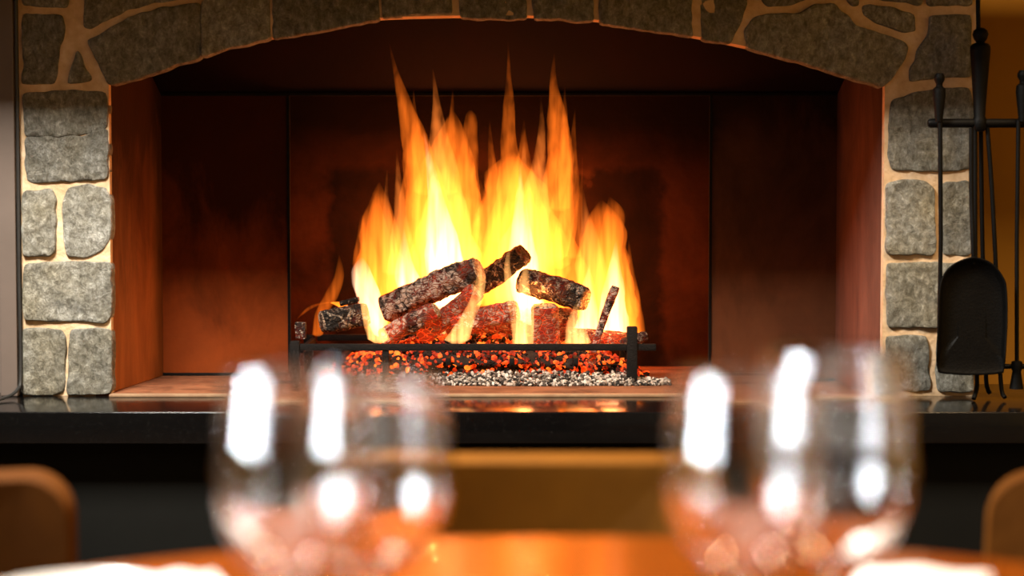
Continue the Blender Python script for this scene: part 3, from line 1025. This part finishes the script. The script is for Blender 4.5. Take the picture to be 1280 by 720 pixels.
sv = thing('fireplace_shovel', 'black fireplace shovel with a wide blade hanging in the middle of the tool stand', 'shovel', (at(1216, 155, YH).x, YH, ZS), group=GT)
YV = YH - .014
b = bmesh.new()
tube(b, catmull([tuple(at(1214, 160, YH)), tuple(at(1214, 240, YH - .004)), tuple(at(1216, 300, YV)), tuple(at(1217, 330, YV))], 5), .0042, 10); obj('rod', b, M['iron'], sv)
OUT = [(1217, 321), (1232, 325), (1244, 333), (1253, 345), (1258, 360), (1259, 400), (1257, 440), (1255, 462), (1250, 467), (1215, 469), (1180, 467), (1172, 462), (1171, 440), (1173, 400), (1174, 370), (1177, 350), (1185, 336), (1200, 326)]
pol = catmull(OUT + [OUT[0]], 3)[:-1]
b = bmesh.new()
cx, cy = 1215, 400
rows = []
for f, dy in ((1, -.012), (.96, -.006), (.88, 0.002), (.7, .005), (.4, .006)):
    rows.append([b.verts.new(at(cx + (x - cx) * f, cy + (y - cy) * f, YV + dy * (1 if y < 450 else .3))) for x, y in pol])
for A, B in zip(rows, rows[1:]):
    for i in range(len(A)): b.faces.new((A[i], A[(i + 1) % len(A)], B[(i + 1) % len(A)], B[i]))
b.faces.new(rows[-1])
o = obj('blade', b, M['iron'], sv)
md = o.modifiers.new('thick', 'SOLIDIFY'); md.thickness = .0022; md.offset = 0
br = thing('hearth_brush', 'black hearth brush hanging at the right end of the tool stand, cut by the frame', 'brush', (at(1278, 155, YH).x, YH, ZS), group=GT)
b = bmesh.new(); lathe(b, handle_prof(1279, 87, 152, 1.15), 20, (at(1279, 120, YH).x, YH, 0)); obj('handle', b, M['iron'], br)
b = bmesh.new(); tube(b, [at(1273, 150, YH), at(1271, 300, YH), at(1271, 400, YH), at(1271, 452, YH)], .004, 10); obj('rod', b, M['iron'], br)
b = bmesh.new()
lathe(b, [(0, at(1271, 450, YH).z), (.010, at(1271, 452, YH).z), (.011, at(1271, 460, YH).z), (.008, at(1271, 464, YH).z), (.013, at(1271, 486, YH).z), (0, at(1271, 487, YH).z)], 16, (at(1271, 450, YH).x, YH, 0))
obj('bristles', b, M['iron'], br)

# cable down the joint left of the stones
b = bmesh.new()
cx_ = at(23.5, 250, YS - .005).x
pts = [(cx_, YS - .006, 1.46), (cx_, YS - .006, 1.2), (cx_ - .001, YS - .006, .9), (cx_, YS - .008, ZS + .05), (cx_ - .002, YS - .03, ZS + .014), (cx_ - .014, YS - .10, ZS + .005), (cx_ - .034, YS - .19, ZS + .004), (cx_ - .055, YS - .24, ZS + .004), (cx_ - .12, YS - .25, ZS + .004)]
tube(b, catmull(pts, 6), .0032, 8)
tag(obj('power_cable', b, M['cable']), 'thin black cable running down beside the stonework onto the hearth slab', 'cable')

# ---------------------------------------------------------------- table and chairs
TX, TY, TR, TZ = .05, 1.69 - .60, .60, .75
tb = thing('round_table', 'round varnished orange-brown wooden dining table in the foreground', 'table', (TX, TY, 0))
b = bmesh.new()
lathe(b, [(0, TZ - .032), (TR - .03, TZ - .032), (TR - .008, TZ - .028), (TR, TZ - .016), (TR - .003, TZ - .006), (TR - .012, TZ), (TR * .5, TZ), (0, TZ)], 128)
local('tabletop', b, M['table'], tb)
b = bmesh.new(); lathe(b, [(0, .0), (.26, .0), (.27, .02), (.22, .035), (.06, .06), (.045, .12), (.04, .5), (.06, .66), (.16, .70), (.17, .718), (0, .718)], 48)
local('pedestal', b, M['leg'], tb)


def make_chair(name, label, loc, rz, w, h, m, side=None):
    """upholstered chair; its front faces -y before turning; origin on the floor"""
    ch = thing(name, label, 'chair', loc, rz, 'leather chairs around the table')
    hw = w / 2
    b = bmesh.new(); box(b, -hw, hw, -.42, 0, .38, .47, .03, 4); local('seat', b, m, ch)
    # backrest: rounded slab, slightly reclined, bevelled corners
    b = bmesh.new()
    pts = []
    R = .045
    z0, z1 = .44, h
    for cxn, czn, a0 in ((hw - R, z1 - R, 0), (-hw + R, z1 - R, PI / 2), (-hw + R, z0 + R, PI), (hw - R, z0 + R, PI * 1.5)):
        for k in range(8):
            a = a0 + PI / 2 * k / 7
            pts.append((cxn + R * math.cos(a), czn + R * math.sin(a)))
    rows = []
    for f, yy in ((.93, -.032), (.975, -.028), (1.0, -.016), (1.0, .016), (.975, .028), (.93, .032)):
        row = []
        for x, z in pts:
            zz = (z0 + z1) / 2 + (z - (z0 + z1) / 2) * (1 - (1 - f) * .6)
            curve = -.05 * (x / hw) ** 2
            row.append(b.verts.new((x * (1 - (1 - f) * .6), yy + .02 + curve + (zz - .44) * .12, zz)))
        rows.append(row)
    for A, B in zip(rows, rows[1:]):
        for i in range(len(A)): b.faces.new((A[i], A[(i + 1) % len(A)], B[(i + 1) % len(A)], B[i]))
    for row in (rows[0], rows[-1]):
        mid = (z0 + z1) / 2
        prev = row
        for f in (.9, .75, .6, .45, .3, .15):
            new = []
            for v in row:
                x, z = v.co.x * f, mid + (v.co.z - mid) * f
                dy = -.05 * (x / hw) ** 2 + (z - .44) * .12 - (-.05 * (v.co.x / hw) ** 2 + (v.co.z - .44) * .12)
                new.append(b.verts.new((x, v.co.y + dy, z)))
            for i in range(len(row)): b.faces.new((prev[i], prev[(i + 1) % len(row)], new[(i + 1) % len(row)], new[i]))
            prev = new
        b.faces.new(prev)
    local('backrest', b, m, ch)
    for sx in (-1, 1):
        for yy, zt in ((-.38, .40), (-.03, .42)):
            b = bmesh.new(); tube(b, [(sx * (hw - .015), yy + (.02 if yy > -.1 else -.01), 0), (sx * (hw - .035), yy, zt)], [.011, .018], 12)
            local('leg', b, M['leg'], ch)
    return ch


make_chair('dining_chair', 'tan leather dining chair directly across the table in front of the fire', (.02, 2.06, 0), 0, .40, .765, M['leather'])
make_chair('dining_chair', 'brown leather chair at the left edge of the picture', (-.68, 1.98, 0), .22, .46, .754, M['leather_d'])
make_chair('dining_chair', 'brown leather chair at the right edge of the picture', (.703, 1.95, 0), -.62, .46, .752, M['leather_d'])

# ---------------------------------------------------------------- glasses


def wine_glass(label, x, y, R, zb, zrim, rr):
    """R bowl radius, zb bowl bottom above table, zrim rim above table, rr rim radius"""
    g = bpy.data.objects
    hb = zrim - zb
    t = .0011
    outer = [(0, 0), (.034, 0), (.0345, .0012), (.033, .0022), (.018, .004), (.006, .008), (.0038, .016), (.0034, zb - .016), (.0055, zb - .004)]
    prof = [(.012, .000), (.40, .045), (.66, .12), (.86, .24), (.97, .37), (1.0, .48), (.985, .62), (.95, .76), (.905, .88), (rr / R, 1.0)]
    cr = catmull(prof, 4)
    out = outer + [(max(.007, R * a), zb + hb * b) for a, b in cr]
    inn = [(max(0, R * a - t), zb + .004 + (hb - .004) * b) for a, b in reversed(cr)]
    top = [(rr - t * .2, zrim + .0005), (rr - t * .8, zrim + .0005)]
    b = bmesh.new()
    lathe(b, out + top + inn[1:-2] + [(0, zb + .004)], 72)
    o = obj('wine_glass', b, M['glass'], loc=(x, y, TZ + .0003))
    tag(o, label, 'wine glass', 'wine glasses on the table')
    return o


def zat(y, Y): return at(640, y, Y).z


def glass_at(label, px, rpx, Y, ytop, ybot, rr=.86):
    x = at(px, 560, Y).x
    R = rpx * Y / F
    wine_glass(label, x, Y, R, zat(ybot, Y) - TZ, zat(ytop, Y) - TZ, R * rr)


glass_at('empty wine glass at the far left of the glasses, near the left chair', 369, 95, 1.06, 464, 727)
glass_at('empty wine glass standing just right of the leftmost glass, before the tan chair', 466, 98, 1.22, 470, 722)
glass_at('left one of the two empty wine glasses on the right half of the table', 931, 97, 1.08, 470, 727)
glass_at('rightmost and tallest empty wine glass, next to the right chair', 1042, 100, 1.24, 440, 716)

# ---------------------------------------------------------------- tableware


def plate(label, cx, cy, R, grp='white side plates on the table'):
    b = bmesh.new()
    lathe(b, [(0, .001), (R * .55, .001), (R * .6, .0), (R * .62, .003), (R * .8, .008), (R, .016), (R + .001, .0175), (R - .002, .0185), (R * .8, .0115), (R * .6, .006), (R * .5, .005), (0, .005)], 64)
    o = obj('side_plate', b, M['china'], loc=(cx, cy, TZ))
    return tag(o, label, 'plate', grp)


def napkin(label, cx, cy, w, d, rz, h=.02):
    b = bmesh.new()
    nx, ny = 16, 12
    lay = 3
    for L in range(lay):
        z0 = .001 + L * h / lay
        g = []
        for side in (0, 1):
            G = []
            for j in range(ny + 1):
                row = []
                for i in range(nx + 1):
                    u, v = i / nx * 2 - 1, j / ny * 2 - 1
                    s = 1 - .03 * L
                    e = (1 - max(abs(u), abs(v)) ** 8)
                    z = z0 + side * (h / lay * .9) * (.25 + .75 * e) + .0015 * math.sin(u * 5 + L) * side
                    row.append(b.verts.new((u * w / 2 * s, v * d / 2 * s, z)))
                G.append(row)
            for j in range(ny):
                for i in range(nx): b.faces.new((G[j][i], G[j][i + 1], G[j + 1][i + 1], G[j + 1][i]))
            g.append(G)
        A, B = g
        ring = [(0, i) for i in range(nx)] + [(j, nx) for j in range(ny)] + [(ny, nx - i) for i in range(nx)] + [(ny - j, 0) for j in range(ny)]
        for k in range(len(ring)):
            p, q = ring[k], ring[(k + 1) % len(ring)]
            b.faces.new((A[p[0]][p[1]], A[q[0]][q[1]], B[q[0]][q[1]], B[p[0]][p[1]]))
    o = obj('folded_napkin', b, M['linen'], loc=(cx, cy, TZ))
    o.rotation_euler.z = rz
    return tag(o, label, 'napkin', 'folded white napkins on the table')


plate('white side plate at the bottom left corner of the picture', at(100, 712, 1.36).x, 1.36, .066)
napkin('folded white napkin between the left plate and the leftmost glass', at(238, 706, 1.36).x, 1.36, .055, .12, .3, .022)
napkin('folded white napkin right of the tallest glass', at(1150, 695, 1.40).x, 1.40, .10, .11, -.3, .018)
# dinner plates added out of view, so the bowls mirror something pale
b = bmesh.new()
for i, (x, y) in enumerate(((-.150, .882), (.142, .895))):
    R = .14
    b = bmesh.new()
    lathe(b, [(0, .001), (R * .6, .0), (R * .64, .003), (R * .8, .010), (R, .018), (R - .001, .0205), (R * .8, .0135), (R * .62, .006), (0, .005)], 72)
    o = obj('reflector_plate', b, M['china'], loc=(x, y, TZ))
    tag(o, ('left' if i == 0 else 'right') + ' white dinner plate added out of view to brighten the glass bowls', 'plate', 'white plates added to brighten the glasses')

# ---------------------------------------------------------------- light in the room
w = lamp('window_daylight', 'AREA', (RX0 - .03, (WY0 + WY1) / 2, (WZ0 + WZ1) / 2), 330, (.86, .93, 1.0), shape='RECTANGLE', size=WZ1 - WZ0 - .1, size_y=WY1 - WY0 - .1)
w.rotation_euler = (0, -PI / 2, 0)
w.data.spread = math.radians(80)
for x, y, e, sx, sy, c in ((-1.0, 2.35, 250, .5, .6, (1, .93, .82)), (1.25, 2.35, 68, .5, .6, (1, .68, .36))):
    l = lamp('added_overhead_light', 'AREA', (x, y, RH - .012), e, c, shape='RECTANGLE', size=sx, size_y=sy)  # unseen overhead lamps, added to brighten the lower stones
l = lamp('plate_fill_spot', 'SPOT', (0, .50, 2.3), 230, (1, .84, .66), spot_size=math.radians(26), spot_blend=.6, shadow_soft_size=.06)  # added lamp, lights the near plates that the glasses reflect

wd = bpy.data.worlds.new('world')
sc.world = wd
wd.use_nodes = True
wd.node_tree.nodes['Background'].inputs[0].default_value = (.5, .6, .8, 1)
wd.node_tree.nodes['Background'].inputs[1].default_value = .02

sc.view_settings.view_transform = 'Standard'
sc.view_settings.look = 'None'
sc.view_settings.gamma = 1
sc.view_settings.exposure = 0
sc.view_settings.use_curve_mapping = False
cy = sc.cycles
cy.volume_step_rate = .3
cy.volume_max_steps = 256
cy.max_bounces = 10
cy.transmission_bounces = 10
cy.transparent_max_bounces = 40
cy.volume_bounces = 0
cy.sample_clamp_indirect = 60
cy.use_denoising = True
cy.caustics_refractive = False
cy.caustics_reflective = False
